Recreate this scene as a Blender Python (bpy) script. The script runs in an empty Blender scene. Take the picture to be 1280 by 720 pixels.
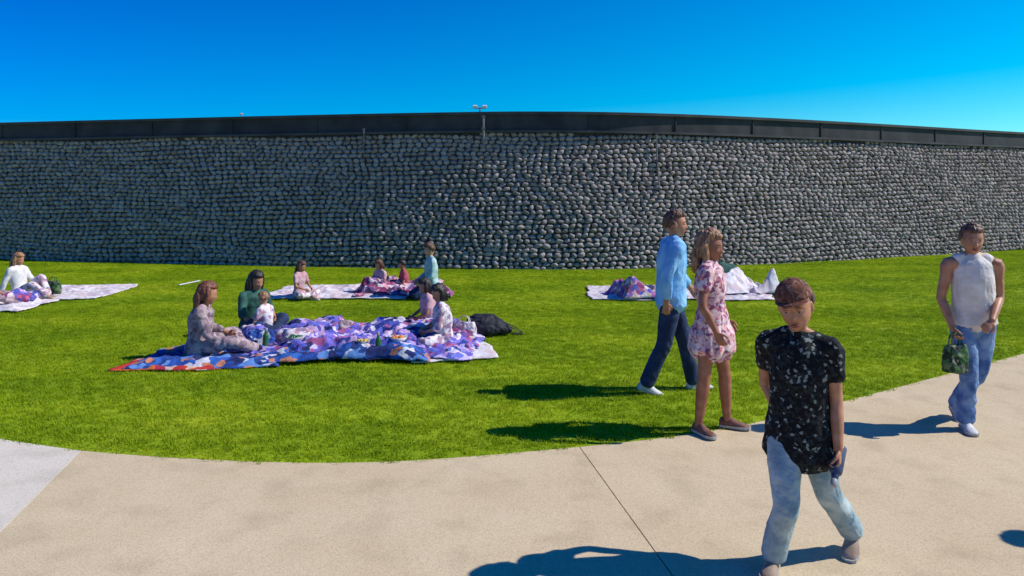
import bpy, bmesh, math, random
import numpy as np
from mathutils import Vector, Matrix, noise
random.seed(7); np.random.seed(7)
scene=bpy.context.scene
COL=scene.collection
scene.view_settings.view_transform='Standard'
scene.view_settings.look='None'
scene.view_settings.exposure=0

# ------------------------------------------------------------ materials
def nm(name):
    m=bpy.data.materials.new(name); m.use_nodes=True
    nt=m.node_tree; b=nt.nodes['Principled BSDF']
    return m,nt,b
def N(nt,t,**k):
    n=nt.nodes.new(t)
    for a,v in k.items(): setattr(n,a,v)
    return n
def ramp(nt,stops,interp='LINEAR'):
    r=N(nt,'ShaderNodeValToRGB'); cr=r.color_ramp; cr.interpolation=interp
    while len(cr.elements)<len(stops): cr.elements.new(0.5)
    for e,(p,c) in zip(cr.elements,stops):
        e.position=p; e.color=(*c,1)
    return r
def coord(nt): 
    return N(nt,'ShaderNodeTexCoord').outputs['Object']
def bump(nt,b,src,strength,dist=0.01):
    bp=N(nt,'ShaderNodeBump'); bp.inputs['Strength'].default_value=strength
    bp.inputs['Distance'].default_value=dist
    nt.links.new(src,bp.inputs['Height']); nt.links.new(bp.outputs[0],b.inputs['Normal'])
def mat_noise(name,c1,c2,scale=8,rough=.8,bs=.3,bscale=60,detail=5,bdist=.005,spec=.3):
    m,nt,b=nm(name); L=nt.links; co=coord(nt)
    n=N(nt,'ShaderNodeTexNoise'); n.inputs['Scale'].default_value=scale; n.inputs['Detail'].default_value=detail
    L.new(co,n.inputs['Vector'])
    r=ramp(nt,[(.35,c1),(.65,c2)]); L.new(n.outputs['Fac'],r.inputs[0]); L.new(r.outputs[0],b.inputs['Base Color'])
    b.inputs['Roughness'].default_value=rough; b.inputs['Specular IOR Level'].default_value=spec
    n2=N(nt,'ShaderNodeTexNoise'); n2.inputs['Scale'].default_value=bscale; n2.inputs['Detail'].default_value=4
    L.new(co,n2.inputs['Vector']); bump(nt,b,n2.outputs['Fac'],bs,bdist)
    return m
def mat_cells(name,cols,scale=10,dist=.5,rough=.85):
    m,nt,b=nm(name); L=nt.links; co=coord(nt)
    n=N(nt,'ShaderNodeTexNoise'); n.inputs['Scale'].default_value=scale*.6; L.new(co,n.inputs['Vector'])
    mx=N(nt,'ShaderNodeMixRGB'); mx.blend_type='ADD'; mx.inputs[0].default_value=dist*3/scale
    L.new(co,mx.inputs[1]); L.new(n.outputs['Color'],mx.inputs[2])
    v=N(nt,'ShaderNodeTexVoronoi'); v.inputs['Scale'].default_value=scale; L.new(mx.outputs[0],v.inputs['Vector'])
    s=N(nt,'ShaderNodeSeparateColor'); L.new(v.outputs['Color'],s.inputs[0])
    k=len(cols); r=ramp(nt,[(i/k,c) for i,c in enumerate(cols)],'CONSTANT')
    L.new(s.outputs[0],r.inputs[0]); L.new(r.outputs[0],b.inputs['Base Color'])
    b.inputs['Roughness'].default_value=rough; b.inputs['Specular IOR Level'].default_value=.2
    n2=N(nt,'ShaderNodeTexNoise'); n2.inputs['Scale'].default_value=25; n2.inputs['Detail'].default_value=5
    L.new(co,n2.inputs['Vector']); bump(nt,b,n2.outputs['Fac'],.5,.02)
    return m
def skin(name,c):
    c2=(c[0]*.72,c[1]*.62,c[2]*.55)
    m=mat_noise(name,c2,c,14,.5,.15,120,bdist=.002,spec=.4)
    m.node_tree.nodes['Principled BSDF'].inputs['Subsurface Weight'].default_value=.08
    m.node_tree.nodes['Principled BSDF'].inputs['Subsurface Radius'].default_value=(.01,.004,.002)
    return m
def hairmat(name,c):
    m,nt,b=nm(name); L=nt.links; co=coord(nt)
    mp=N(nt,'ShaderNodeMapping'); mp.inputs['Scale'].default_value=(90,90,14); L.new(co,mp.inputs[0])
    n=N(nt,'ShaderNodeTexNoise'); n.inputs['Scale'].default_value=1; n.inputs['Detail'].default_value=3; L.new(mp.outputs[0],n.inputs['Vector'])
    r=ramp(nt,[(.35,tuple(x*.35 for x in c)),(.7,tuple(min(1,x*1.7) for x in c))]); L.new(n.outputs['Fac'],r.inputs[0])
    L.new(r.outputs[0],b.inputs['Base Color']); b.inputs['Roughness'].default_value=.5
    bump(nt,b,n.outputs['Fac'],.8,.01); return m

M={}
M['skin_tan']=skin('skin_tan',(.50,.24,.14))
M['skin_brown']=skin('skin_brown',(.36,.15,.085))
M['skin_light']=skin('skin_light',(.60,.34,.23))
M['lips']=mat_noise('lips',(.27,.08,.06),(.34,.11,.085),30)
M['eye_white']=mat_noise('eye_white',(.34,.31,.28),(.40,.37,.34),10,.3,0)
M['iris']=mat_noise('iris',(.02,.012,.008),(.03,.018,.01),10,.15,0)
M['hair_brown']=hairmat('hair_brown',(.11,.047,.024))
M['hair_dark']=hairmat('hair_dark',(.018,.012,.01))
M['hair_auburn']=hairmat('hair_auburn',(.17,.05,.022))
M['hair_blonde']=hairmat('hair_blonde',(.30,.15,.07))
M['denim']=mat_noise('denim',(.035,.10,.28),(.24,.36,.56),8,.9,.7,45,bdist=.012)
M['denim_light']=mat_noise('denim_light',(.15,.24,.30),(.46,.54,.53),8,.9,.7,40,bdist=.012)
M['navy']=mat_noise('navy_cloth',(.012,.022,.06),(.03,.05,.12),7,.9,.5,40)
M['blue_shirt']=mat_noise('blue_shirt',(.14,.38,.70),(.30,.58,.85),6,.85,.5,35,bdist=.01)
M['tank']=mat_noise('tank_cloth',(.62,.56,.51),(.80,.75,.70),9,.9,.6,40,bdist=.01)
M['black_flecked']=mat_cells('black_flecked',[(.006,.006,.008)]*6+[(.02,.026,.03),(.015,.02,.02)]*2+[(.20,.23,.21)],66,.5)
M['dress']=mat_cells('dress_floral',[(.60,.34,.35),(.66,.46,.48),(.54,.38,.48),(.22,.08,.16),(.70,.58,.56),(.48,.14,.18),(.64,.42,.38)],40,.6)
M['shoe_beige']=mat_noise('shoe_beige',(.25,.17,.12),(.42,.33,.26),12,.7)
M['shoe_white']=mat_noise('shoe_white',(.5,.5,.5),(.7,.7,.7),12,.6)
M['shoe_brown']=mat_noise('shoe_brown',(.12,.05,.035),(.22,.10,.07),12,.6)
M['sole']=mat_noise('sole',(.35,.34,.32),(.5,.48,.45),12,.7)
M['mauve']=mat_cells('mauve_floral',[(.34,.24,.27),(.24,.17,.20),(.44,.34,.36),(.16,.11,.14),(.36,.28,.28)],20,.8)
M['white_floral']=mat_cells('white_floral',[(.66,.60,.62),(.70,.62,.63),(.5,.28,.32),(.62,.58,.64),(.30,.2,.3)],20,.6)
M['green_top']=mat_noise('green_top',(.015,.055,.045),(.04,.13,.10),10)
M['teal_top']=mat_noise('teal_top',(.20,.38,.40),(.45,.60,.60),10)
M['red_top']=mat_noise('red_top',(.30,.04,.07),(.45,.10,.14),10)
M['pink_top']=mat_noise('pink_top',(.45,.22,.26),(.60,.40,.44),10)
M['white_top']=mat_noise('white_top',(.55,.52,.52),(.72,.70,.68),10)
M['cap_cloth']=mat_cells('cap_cloth',[(.15,.055,.035),(.09,.035,.025),(.20,.09,.06),(.12,.045,.03),(.25,.15,.11)],55,.8)
M['bk_purple']=mat_cells('blanket_purple',[(.16,.13,.50),(.34,.27,.64),(.07,.08,.36),(.54,.46,.70),(.03,.06,.28),(.36,.10,.24),(.66,.60,.70),(.12,.16,.55),(.02,.03,.10),(.50,.32,.52),(.20,.16,.56),(.10,.10,.44)],11,1.2)
M['bk_blue']=mat_cells('blanket_blue',[(.02,.07,.32),(.03,.12,.42),(.02,.03,.12),(.10,.22,.52),(.02,.05,.2),(.50,.20,.12),(.55,.55,.62),(.03,.09,.38)],9,1.0)
M['bk_red']=mat_cells('blanket_red',[(.48,.04,.03),(.60,.15,.04),(.35,.03,.06),(.62,.45,.35)],6,1.0)
M['bk_pink']=mat_cells('blanket_pink',[(.50,.12,.20),(.60,.35,.45),(.66,.58,.62),(.26,.05,.16),(.55,.42,.30),(.20,.12,.40),(.10,.10,.40)],13,1.0)
M['bk_white']=mat_cells('blanket_white',[(.62,.58,.60),(.68,.62,.64),(.50,.42,.48),(.6,.48,.5),(.66,.64,.68)],7,1.0)
M['bk_maroon']=mat_cells('blanket_maroon',[(.16,.03,.09),(.32,.06,.14),(.55,.28,.33),(.06,.03,.08),(.2,.12,.28),(.62,.5,.55)],10,1.0)
M['yellow']=mat_noise('yellow_cloth',(.55,.38,.05),(.65,.5,.12),10)
M['orange']=mat_noise('orange_cloth',(.6,.18,.03),(.65,.28,.08),10)
M['glass_green']=mat_noise('bottle_green',(.02,.10,.03),(.04,.16,.05),10,.15,0)
M['bottle_dark']=mat_noise('bottle_dark',(.03,.04,.08),(.08,.10,.16),10,.25,.05)
M['metal']=mat_noise('metal_grey',(.25,.25,.26),(.4,.4,.42),10,.4,.1)
M['bag_green']=mat_cells('bag_green',[(.03,.09,.03),(.06,.14,.05),(.02,.04,.02),(.12,.16,.08),(.2,.2,.15)],24,.8)
M['bag_black']=mat_noise('bag_black',(.008,.009,.014),(.025,.027,.04),10,.7)
M['plastic_white']=mat_noise('plastic_white',(.6,.6,.6),(.7,.7,.7),10,.4,.05)

# ------------------------------------------------------------ object helpers
def empty(name,loc=(0,0,0)):
    e=bpy.data.objects.new(name,None); e.location=loc; e.empty_display_size=.2; COL.objects.link(e); return e
def obj_from_bm(bm,name,mat=None,parent=None,smooth=True):
    me=bpy.data.meshes.new(name); bmesh.ops.recalc_face_normals(bm,faces=bm.faces[:]); bm.to_mesh(me); bm.free()
    o=bpy.data.objects.new(name,me); COL.objects.link(o)
    if mat: me.materials.append(mat)
    if smooth: me.polygons.foreach_set('use_smooth',[True]*len(me.polygons))
    if parent: o.parent=parent
    return o
def remeshed(bm,name,mat,parent,voxel=.008,smooth=3,fold=0,fscale=9,stretch=(1,1,1),fold2=0):
    o=obj_from_bm(bm,name,None,parent)
    r=o.modifiers.new('r','REMESH'); r.mode='VOXEL'; r.voxel_size=voxel
    if smooth:
        s=o.modifiers.new('s','SMOOTH'); s.factor=.5; s.iterations=smooth
    dg=bpy.context.evaluated_depsgraph_get(); dg.update()
    me=bpy.data.meshes.new_from_object(o.evaluated_get(dg))
    o.modifiers.clear(); o.data=me
    if fold or fold2:
        off=Vector((random.random()*50,random.random()*50,random.random()*50))
        st=Vector(stretch)
        ns=[v.normal.copy() for v in me.vertices]
        for v,nn in zip(me.vertices,ns):
            p=Vector((v.co.x*st.x,v.co.y*st.y,v.co.z*st.z))*fscale+off
            q=p+noise.noise_vector(p*.7)*.9
            d=(1-2*abs(noise.noise(q)))*fold
            if fold2: d+=noise.noise(q*3.1)*fold2
            v.co+=nn*(d-fold*.3)
    me.materials.clear(); me.materials.append(mat)
    me.polygons.foreach_set('use_smooth',[True]*len(me.polygons)); me.update()
    return o
def cr(p0,p1,p2,p3,t):
    return .5*((2*p1)+(p2-p0)*t+(2*p0-5*p1+4*p2-p3)*t*t+(3*p1-p0-3*p2+p3)*t**3)
def tube(bm,pts,rads,side=Vector((1,0,0)),n=16,sub=4,cap=True):
    pts=[Vector(p) for p in pts]; rads=[(r,r) if not isinstance(r,tuple) else r for r in rads]
    P=[];R=[]
    m=len(pts)
    for i in range(m-1):
        a=pts[max(0,i-1)];b=pts[i];c=pts[i+1];d=pts[min(m-1,i+2)]
        ra,rb=rads[i],rads[i+1]
        for k in range(sub):
            t=k/sub; P.append(cr(a,b,c,d,t)); tt=t*t*(3-2*t)
            R.append((ra[0]+(rb[0]-ra[0])*tt,ra[1]+(rb[1]-ra[1])*tt))
    P.append(pts[-1]);R.append(rads[-1])
    rings=[]
    T=[]
    for i in range(len(P)):
        t=(P[min(i+1,len(P)-1)]-P[max(i-1,0)]); t.normalize(); T.append(t)
    def mk(p,t,r):
        s=side-t*side.dot(t)
        if s.length<1e-3: s=t.orthogonal()
        s.normalize(); u=t.cross(s)
        return [bm.verts.new(p+s*(r[0]*math.cos(2*math.pi*k/n))+u*(r[1]*math.sin(2*math.pi*k/n))) for k in range(n)]
    if cap:
        rm=min(R[0]); rings.append(mk(P[0]-T[0]*rm*.45,T[0],(R[0][0]*.75,R[0][1]*.75)))
    for p,t,r in zip(P,T,R): rings.append(mk(p,t,r))
    if cap:
        rm=min(R[-1]); rings.append(mk(P[-1]+T[-1]*rm*.45,T[-1],(R[-1][0]*.75,R[-1][1]*.75)))
    for a,b in zip(rings,rings[1:]):
        for k in range(n): bm.faces.new((a[k],a[(k+1)%n],b[(k+1)%n],b[k]))
    bm.faces.new(rings[0][::-1]); bm.faces.new(rings[-1])
def ellipsoid(bm,c,r,rot=None,seg=16):
    mt=Matrix.Translation(c)@((rot.to_4x4()) if rot else Matrix())@Matrix.Diagonal((*r,1))
    bmesh.ops.create_uvsphere(bm,u_segments=seg,v_segments=seg//2+2,radius=1,matrix=mt)
def box(bm,c,s,rot=None):
    mt=Matrix.Translation(c)@((rot.to_4x4()) if rot else Matrix())@Matrix.Diagonal((*s,1))
    return bmesh.ops.create_cube(bm,size=1,matrix=mt)

# ------------------------------------------------------------ head
def head_pt(v,th,grow=0):
    e=2.15 if v>0 else 2.7
    prof=max(0,1-abs(v)**e)**(1/e); t=max(0,-v)
    x=(.076+grow)*prof*(1-.30*t**1.5)*math.cos(th); s=math.sin(th)
    y=(.088+grow)*prof*(1-.05*t)*s if s>0 else (.104+grow)*prof*(1-.48*t**1.2)*s
    return x,y,v*(.118+grow)
def g(a,b): return math.exp(-(a/b)**2)
def face_feat(x,y,z,s):
    if s<=0: return y
    if -.045<z<.022:
        k=(.022-z)/.067; y+=.028*(k**1.2)*g(x,.009+.006*k)
    y+=.006*g(z+.045,.006)*g(x,.014)
    y-=.009*(g(x-.032,.016)+g(x+.032,.016))*g(z-.002,.012)
    y+=.003*g(z-.028,.010)*g(x,.05)
    y+=.007*g(z+.068,.011)*g(x,.022)
    y-=.004*g(z+.083,.006)*g(x,.02)
    y+=.009*g(z+.104,.014)*g(x,.022)
    y+=.005*(g(x-.042,.018)+g(x+.042,.018))*g(z+.030,.018)
    return y
def add_head(bm,tf,nseg=44,nr=40):
    rings=[]
    for i in range(1,nr):
        v=-math.cos(math.pi*i/nr)
        rg=[]
        for k in range(nseg):
            th=2*math.pi*k/nseg
            x,y,z=head_pt(v,th); y=face_feat(x,y,z,math.sin(th))
            rg.append(bm.verts.new(tf(x,y,z)))
        rings.append(rg)
    for a,b in zip(rings,rings[1:]):
        for k in range(nseg): bm.faces.new((a[k],a[(k+1)%nseg],b[(k+1)%nseg],b[k]))
    bm.faces.new(rings[0][::-1]); bm.faces.new(rings[-1])
def sstep(a,b,x):
    t=max(0,min(1,(x-a)/(b-a))); return t*t*(3-2*t)
def add_haircap(bm,tf,kind,nseg=40,nr=32):
    rings=[]
    for i in range(1,nr):
        v=-math.cos(math.pi*i/nr); rg=[]
        for k in range(nseg):
            th=2*math.pi*k/nseg; s=math.sin(th)
            x,y,z=head_pt(v,th,.015 if kind=='cap' else .017 if kind=='short' else .024)
            z+=.004
            face=sstep(-.15,.25,s)*(sstep(.70,.5,v) if kind=='cap' else sstep(.62,.42,v))
            short=kind in('short','cap')
            low=sstep(-.05,-.45,v) if short else sstep(-.6,-.9,v)
            ear=sstep(.05,-.15,v)*sstep(-.55,-.2,s) if short else 0
            m=max(face,low,ear)
            f=1-.30*m
            rg.append(bm.verts.new(tf(x*f,y*f-.006,z*(1-.12*m))))
        rings.append(rg)
    for a,b in zip(rings,rings[1:]):
        for k in range(nseg): bm.faces.new((a[k],a[(k+1)%nseg],b[(k+1)%nseg],b[k]))
    bm.faces.new(rings[0][::-1]); bm.faces.new(rings[-1])
def add_cap(tf,parent,mat):
    V0=.42
    bm=bmesh.new(); n=40; rings=[]
    for i in range(0,15):
        v=V0+(.995-V0)*(i/14)**.8; rg=[]
        for k in range(n):
            th=2*math.pi*k/n; x,y,z=head_pt(v,th,.023)
            seam=.012*abs(math.cos(3*th))**8
            dip=-.035*(1-v)*max(0,-math.sin(th))
            rg.append(bm.verts.new(tf(x*(1-seam),y*(1-seam)-.002,z+.004+dip+.003*noise.noise(Vector((x,y,z))*30))))
        rings.append(rg)
    inner=[bm.verts.new(v.co.lerp(rings[0][(k+n//2)%n].co,.08)) for k,v in enumerate(rings[0])]
    rings.insert(0,inner)
    for a,b in zip(rings,rings[1:]):
        for k in range(n): bm.faces.new((a[k],a[(k+1)%n],b[(k+1)%n],b[k]))
    bm.faces.new(rings[-1]); ellipsoid(bm,tf(0,-.002,.146),(.008,.008,.005),seg=8)
    obj_from_bm(bm,'cap_crown',mat,parent)
    bm=bmesh.new(); tp=[];bt=[]; m=14
    for r_ in range(5):
        t=r_/4; a=[];b=[]
        for k in range(m+1):
            ph=math.pi*(.16+.68*k/m); x0,y0,z0=head_pt(V0,ph,.021)
            ext=.036*math.sin(math.pi*k/m)**.6*t
            z=z0+.004-.010*t+ .005*math.sin(math.pi*k/m)*t
            a.append(bm.verts.new(tf(x0*(1+.03*t),y0+ext,z))); b.append(bm.verts.new(tf(x0*(1+.03*t),y0+ext,z-.004)))
        tp.append(a);bt.append(b)
    for s_ in (tp,bt):
        for a,b in zip(s_,s_[1:]):
            for k in range(m): bm.faces.new((a[k],a[k+1],b[k+1],b[k]))
    for k in range(m): bm.faces.new((tp[-1][k],tp[-1][k+1],bt[-1][k+1],bt[-1][k]))
    obj_from_bm(bm,'cap_brim',mat,parent)
# ------------------------------------------------------------ hand
def add_hand(bm,w,d,pn,th,curl=.5,s=1.0):
    d=d.normalized(); pn=(pn-d*pn.dot(d)).normalized(); ts=d.cross(pn)
    if ts.dot(th)<0: ts=-ts
    tube(bm,[w-d*.02*s,w+d*.025*s,w+d*.06*s,w+d*.085*s],[(.024*s,.018*s),(.032*s,.016*s),(.040*s,.015*s),(.039*s,.012*s)],side=ts,n=12,sub=2)
    for i,(off,L) in enumerate([(.031,.072),(.0105,.080),(-.0105,.074),(-.031,.058)]):
        b=w+d*(.078-(.004 if i in(0,3) else 0))*s+ts*off*s
        c=curl*(1+.08*i); ang=c*.5; pts=[b]; p=b
        spread=ts*(off*1.6)
        for L3 in (.42,.33,.25):
            dirn=(d*math.cos(ang)+pn*math.sin(ang)+spread).normalized()
            p=p+dirn*L*L3*s; pts.append(p); ang+=c
        tube(bm,pts,[.0092*s,.0088*s,.0078*s,.0062*s],side=ts,n=8,sub=2)
    b=w+d*.022*s+ts*.024*s
    p1=b+(d*.6+ts*.7+pn*.3).normalized()*.036*s; p2=p1+(d*.85+ts*.2+pn*(.2+curl*.4)).normalized()*.03*s
    p3=p2+(d*.8-ts*.1+pn*(.2+curl*.6)).normalized()*.024*s
    tube(bm,[b,p1,p2,p3],[.014*s,.0115*s,.0098*s,.0075*s],side=ts,n=8,sub=2)

def shoe(parent,name,ank,toe,mat,s=1.0,pitch=0,barefoot=None):
    d=Vector((toe[0],toe[1],0)).normalized(); side=Vector((d.y,-d.x,0))
    R=Matrix.Identity(3)
    if pitch:
        R=Matrix.Rotation(-pitch,3,side); dd=R@d
        if dd.z>0: R=Matrix.Rotation(pitch,3,side)
    dd=R@d; uu=R@Vector((0,0,1))
    base=Vector(ank)-uu*.082*s
    secs=[(-.065,.022,.055),(-.055,.033,.075),(-.02,.037,.095),(.02,.038,.098),(.06,.041,.075),(.11,.048,.052),(.15,.047,.042),(.18,.036,.032),(.192,.018,.02)]
    bm=bmesh.new(); n=16; rings=[]
    for (t,w,h) in secs:
        rg=[]
        for k in range(n):
            a=2*math.pi*k/n
            x=w*math.cos(a); z=max(.012,.018+(h-.018)*math.sin(a)) if math.sin(a)>0 else .012
            rg.append(bm.verts.new(base+dd*t*s+side*x*s+uu*z*s))
        rings.append(rg)
    for a,b in zip(rings,rings[1:]):
        for k in range(n): bm.faces.new((a[k],a[(k+1)%n],b[(k+1)%n],b[k]))
    bm.faces.new(rings[0]);bm.faces.new(rings[-1])
    obj_from_bm(bm,name,mat,parent)
    bm=bmesh.new(); rings=[]
    for (t,w,h) in secs:
        rings.append([bm.verts.new(base+dd*t*1.04*s+side*(w*1.1*sx)*s+uu*z*s) for sx,z in((-1,0),(1,0),(1,.02),(-1,.02))])
    for a,b in zip(rings,rings[1:]):
        for k in range(4): bm.faces.new((a[k],a[(k+1)%4],b[(k+1)%4],b[k]))
    bm.faces.new(rings[0]);bm.faces.new(rings[-1])
    obj_from_bm(bm,name+'_sole',M['sole'],parent,False)

# ------------------------------------------------------------ person
def person(name,loc,J,fwd,look,s=1.0,hs=1.0,skinm='skin_tan',hair='hair_brown',hk='short',top=None,bot=None,shoes='shoe_beige',
           vox=.0045,gvox=.008,female=False,handcurl=(.5,.5),pitch=(0,0),toes=None,hairlen=.3,palm=None,detail=True):
    E=empty(name,loc)
    V=lambda k: Vector(J[k])
    fwd=Vector((fwd[0],fwd[1],0)).normalized(); rt=Vector((fwd.y,-fwd.x,0))
    pel,ch,nk,hd=V('pelvis'),V('chest'),V('neck'),V('head')
    tup=(nk-pel).normalized()
    look=Vector(look).normalized(); hr=look.cross(Vector(J.get('hup',(0,0,1)))).normalized(); hu=hr.cross(look)
    def tf(x,y,z): return hd+(hr*x+look*y+hu*z)*hs
    fw=.93 if female else 1.0
    ws=[(.12,.09),(.168,.115),(.132,.092) if female else (.145,.10),(.152*fw,.112),(.142*fw,.09),(.062,.055)]
    waist=pel.lerp(ch,.42)
    tp=[pel-tup*.09*s,pel,waist,ch,ch.lerp(nk,.62),nk]
    bm=bmesh.new()
    tube(bm,tp,[(a*s,b*s) for a,b in ws],side=rt,n=20)
    tube(bm,[nk-tup*.05*s,nk,nk.lerp(hd,.55)],[.060*s,.050*s,.050*s],side=rt,n=14)
    add_head(bm,tf)
    for sg in(-1,1):
        ellipsoid(bm,tf(sg*.078,-.008,-.008),(.009*hs,.017*hs,.030*hs),Matrix((hr,look,hu)).transposed(),10)
    sides={'L':-rt,'R':rt}
    for i,k in enumerate('LR'):
        sh,el,wr=V('sh'+k),V('el'+k),V('wr'+k)
        a=[ch.lerp(nk,.5).lerp(sh,.45),sh,sh.lerp(el,.45),el,el.lerp(wr,.35),wr]
        kk=.86 if female else 1
        tube(bm,a,[.058*s*kk,.058*s*kk,.047*s*kk,.039*s*kk,.039*s*kk,(.027*s*kk)],side=fwd,n=14)
        tube(bm,[nk.lerp(hd,.15),nk.lerp(sh,.5)+Vector((0,0,.01)),sh],[.04*s,.042*s,.045*s],side=fwd,n=12)
        hdv=J.get('hd'+k); hdv=Vector(hdv) if hdv else (wr-el).normalized()
        pn=Vector(palm[k]) if palm and k in palm else -sides[k]+fwd*.15
        add_hand(bm,wr,hdv,pn,fwd,handcurl[i],s*.95)
        hp,kn,an=V('hip'+k),V('kn'+k),V('an'+k)
        tube(bm,[hp,hp.lerp(kn,.4),kn,kn.lerp(an,.3),an,an-Vector((0,0,.03*s))],[.088*s*(.97),.075*s,.054*s,.056*s,.036*s,.036*s],side=rt,n=16)
    remeshed(bm,'body',M[skinm],E,vox,2)
    if top:
        bm=bmesh.new(); gr=top.get('loose',.014); ln=top.get('len',.12)
        bt=pel-tup*ln*s
        pts=[bt,pel,waist,ch,ch.lerp(nk,.62),nk-tup*.005]
        fl=top.get('flare',0)
        rr=[((ws[1][0]+gr+.004+fl)*s,(ws[1][1]+gr+.004+fl)*s)]+[((a+gr)*s,(b+gr)*s) for a,b in ws[1:5]]+[((.070+gr*.3)*s,(.062+gr*.3)*s)]
        rr[1]=(rr[1][0]+fl*.5*s,rr[1][1]+fl*.6*s)
        if top.get('sleeve',.4)<=0: rr[-1]=(.075*s,.07*s)
        if top.get('straight'): rr[2]=((.152+gr)*s,(.108+gr)*s)
        tube(bm,pts,rr,side=rt,n=24)
        sl=top.get('sleeve',.4)
        for k in 'LR':
            sh,el,wr=V('sh'+k),V('el'+k),V('wr'+k)
            if sl>0:
                st=ch.lerp(nk,.5).lerp(sh,.4)
                if sl<=1: pp=[st,sh,sh.lerp(el,sl*.6),sh.lerp(el,sl)]; r2=[.066,.067,.062,.060]
                else: pp=[st,sh,sh.lerp(el,.5),el,el.lerp(wr,(sl-1)*.6),el.lerp(wr,sl-1)]; r2=[.066,.066,.058,.052,.05,.042]
                tube(bm,pp,[x*s*(1+gr*3)*(.9 if female else 1) for x in r2],side=fwd,n=16)
                tube(bm,[nk.lerp(hd,.02),nk.lerp(sh,.5)+Vector((0,0,.012)),sh],[.046*s,.053*s,.056*s],side=fwd,n=12)
            else:
                tube(bm,[nk.lerp(sh,.25),nk.lerp(sh,.62)+Vector((0,0,.012)),ch.lerp(nk,.4).lerp(sh,.5)],[.04*s,.052*s,.06*s],side=fwd,n=12)
        remeshed(bm,top.get('name','shirt'),M[top['mat']],E,gvox,2,top.get('fold',.007),8,(1,1,.6),.003)
    if bot:
        bm=bmesh.new(); gr=bot.get('loose',.018)
        if bot['type']=='skirt':
            hem=bot['hem']; c=Vector((pel.x,pel.y,hem)) if not isinstance(hem,tuple) else Vector(hem)
            w=bot.get('w',.19)
            tube(bm,[waist,pel,pel.lerp(c,.5),c],[(.145*s,.105*s),(.182*s,.135*s),((w*.95)*s,(w*.80)*s),(w*s,w*.85*s)],side=rt,n=28,sub=6)
            remeshed(bm,'skirt',M[bot['mat']],E,gvox,1,bot.get('fold',.018),8,(1,1,.22),.003)
        else:
            e=bot.get('to',1.0); fl=bot.get('hemr',.066)
            tube(bm,[pel-tup*.10*s,pel-tup*.03*s,pel+tup*.05*s],[(.14*s,.105*s),((.170+gr*.4)*s,(.116+gr*.4)*s),(.15*s,.10*s)],side=rt,n=20)
            for k in 'LR':
                hp,kn,an=V('hip'+k),V('kn'+k),V('an'+k)
                bo=an-(Vector((0,0,1))*.012*s)
                pp=[hp,hp.lerp(kn,.4),kn,kn.lerp(an,.4),kn.lerp(bo,.97)] if e==1.0 else [hp,hp.lerp(kn,.4),hp.lerp(kn,e)]
                r2=[.088,.08,.060,.058,fl-gr*.6] if e==1.0 else [.09,.084,.08]
                tube(bm,pp,[((x+gr*.7) if j_ else (x+gr*.3))*s for j_,x in enumerate(r2)],side=rt,n=18)
            remeshed(bm,'trousers',M[bot['mat']],E,gvox,1,bot.get('fold',.006),8,(1.1,1.1,.8),.0025)
    for i,k in enumerate('LR'):
        t=(toes[i] if toes else (fwd.x,fwd.y))
        shoe(E,'shoe_'+('left' if k=='L' else 'right'),V('an'+k),t,M[shoes],s,pitch[i])
    bm=bmesh.new(); add_haircap(bm,tf,hk)
    if hk in('long','bob'):
        Lh=hairlen if hk=='long' else .06
        back=-look; back.z=0; back.normalize()
        a=tf(0,-.062,.03); b=tf(0,-.085,-.06); c=nk+back*.085*s+Vector((0,0,-.02)); d=nk+back*.115*s-tup*(Lh)
        if hk=='long': tube(bm,[a,b,c,c.lerp(d,.5),d],[(.078*hs,.055*hs),(.092*hs,.055*hs),(.10*hs,.045*hs),(.09*hs,.035*hs),(.05*hs,.02*hs)],side=hr,n=18)
        else: tube(bm,[a,b,tf(0,-.07,-.12)],[(.08*hs,.05*hs),(.09*hs,.05*hs),(.08*hs,.04*hs)],side=hr,n=18)
        for sg in(-1,1):
            tube(bm,[tf(sg*.06,-.01,.07),tf(sg*.09,-.01,0),tf(sg*.085,.0,-.08),tf(sg*.08,.01,-.08-Lh*.5)],[.03*hs,.028*hs,.028*hs,.014*hs],side=look,n=10)
    remeshed(bm,'hair',M[hair],E,.005 if detail else .01,1,.009,24,(1,1,.35),.007)
    if hk=='cap': add_cap(tf,E,M['cap_cloth'])
    if detail:
        for sg in(-1,1):
            bm=bmesh.new(); ellipsoid(bm,tf(sg*.032,.0735,.003),(.0135*hs,.0075*hs,.0052*hs),Matrix((hr,look,hu)).transposed(),12); obj_from_bm(bm,'eye',M['eye_white'],E)
            bm=bmesh.new(); ellipsoid(bm,tf(sg*.032,.0795,.003),(.0056*hs,.003*hs,.0050*hs),Matrix((hr,look,hu)).transposed(),12); obj_from_bm(bm,'iris',M['iris'],E)
            bm=bmesh.new(); tube(bm,[tf(sg*.017,.0785,.006),tf(sg*.032,.081,.0105),tf(sg*.047,.071,.006)],[.003*hs,.0036*hs,.003*hs],n=8); obj_from_bm(bm,'upper_eyelid',M[skinm],E)
            bm=bmesh.new(); tube(bm,[tf(sg*.016,.087,.023),tf(sg*.032,.084,.027),tf(sg*.05,.073,.022)],[.0015*hs,.0026*hs,.0015*hs],n=8); obj_from_bm(bm,'eyebrow',M[hair],E)
        bm=bmesh.new(); tube(bm,[tf(-.024,.083,-.067),tf(-.009,.0945,-.063),tf(0,.0945,-.065),tf(.009,.0945,-.063),tf(.024,.083,-.067)],[(.002,.002),(.0038,.0038),(.0034,.0034),(.0038,.0038),(.002,.002)],n=8); obj_from_bm(bm,'upper_lip',M['lips'],E)
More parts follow.
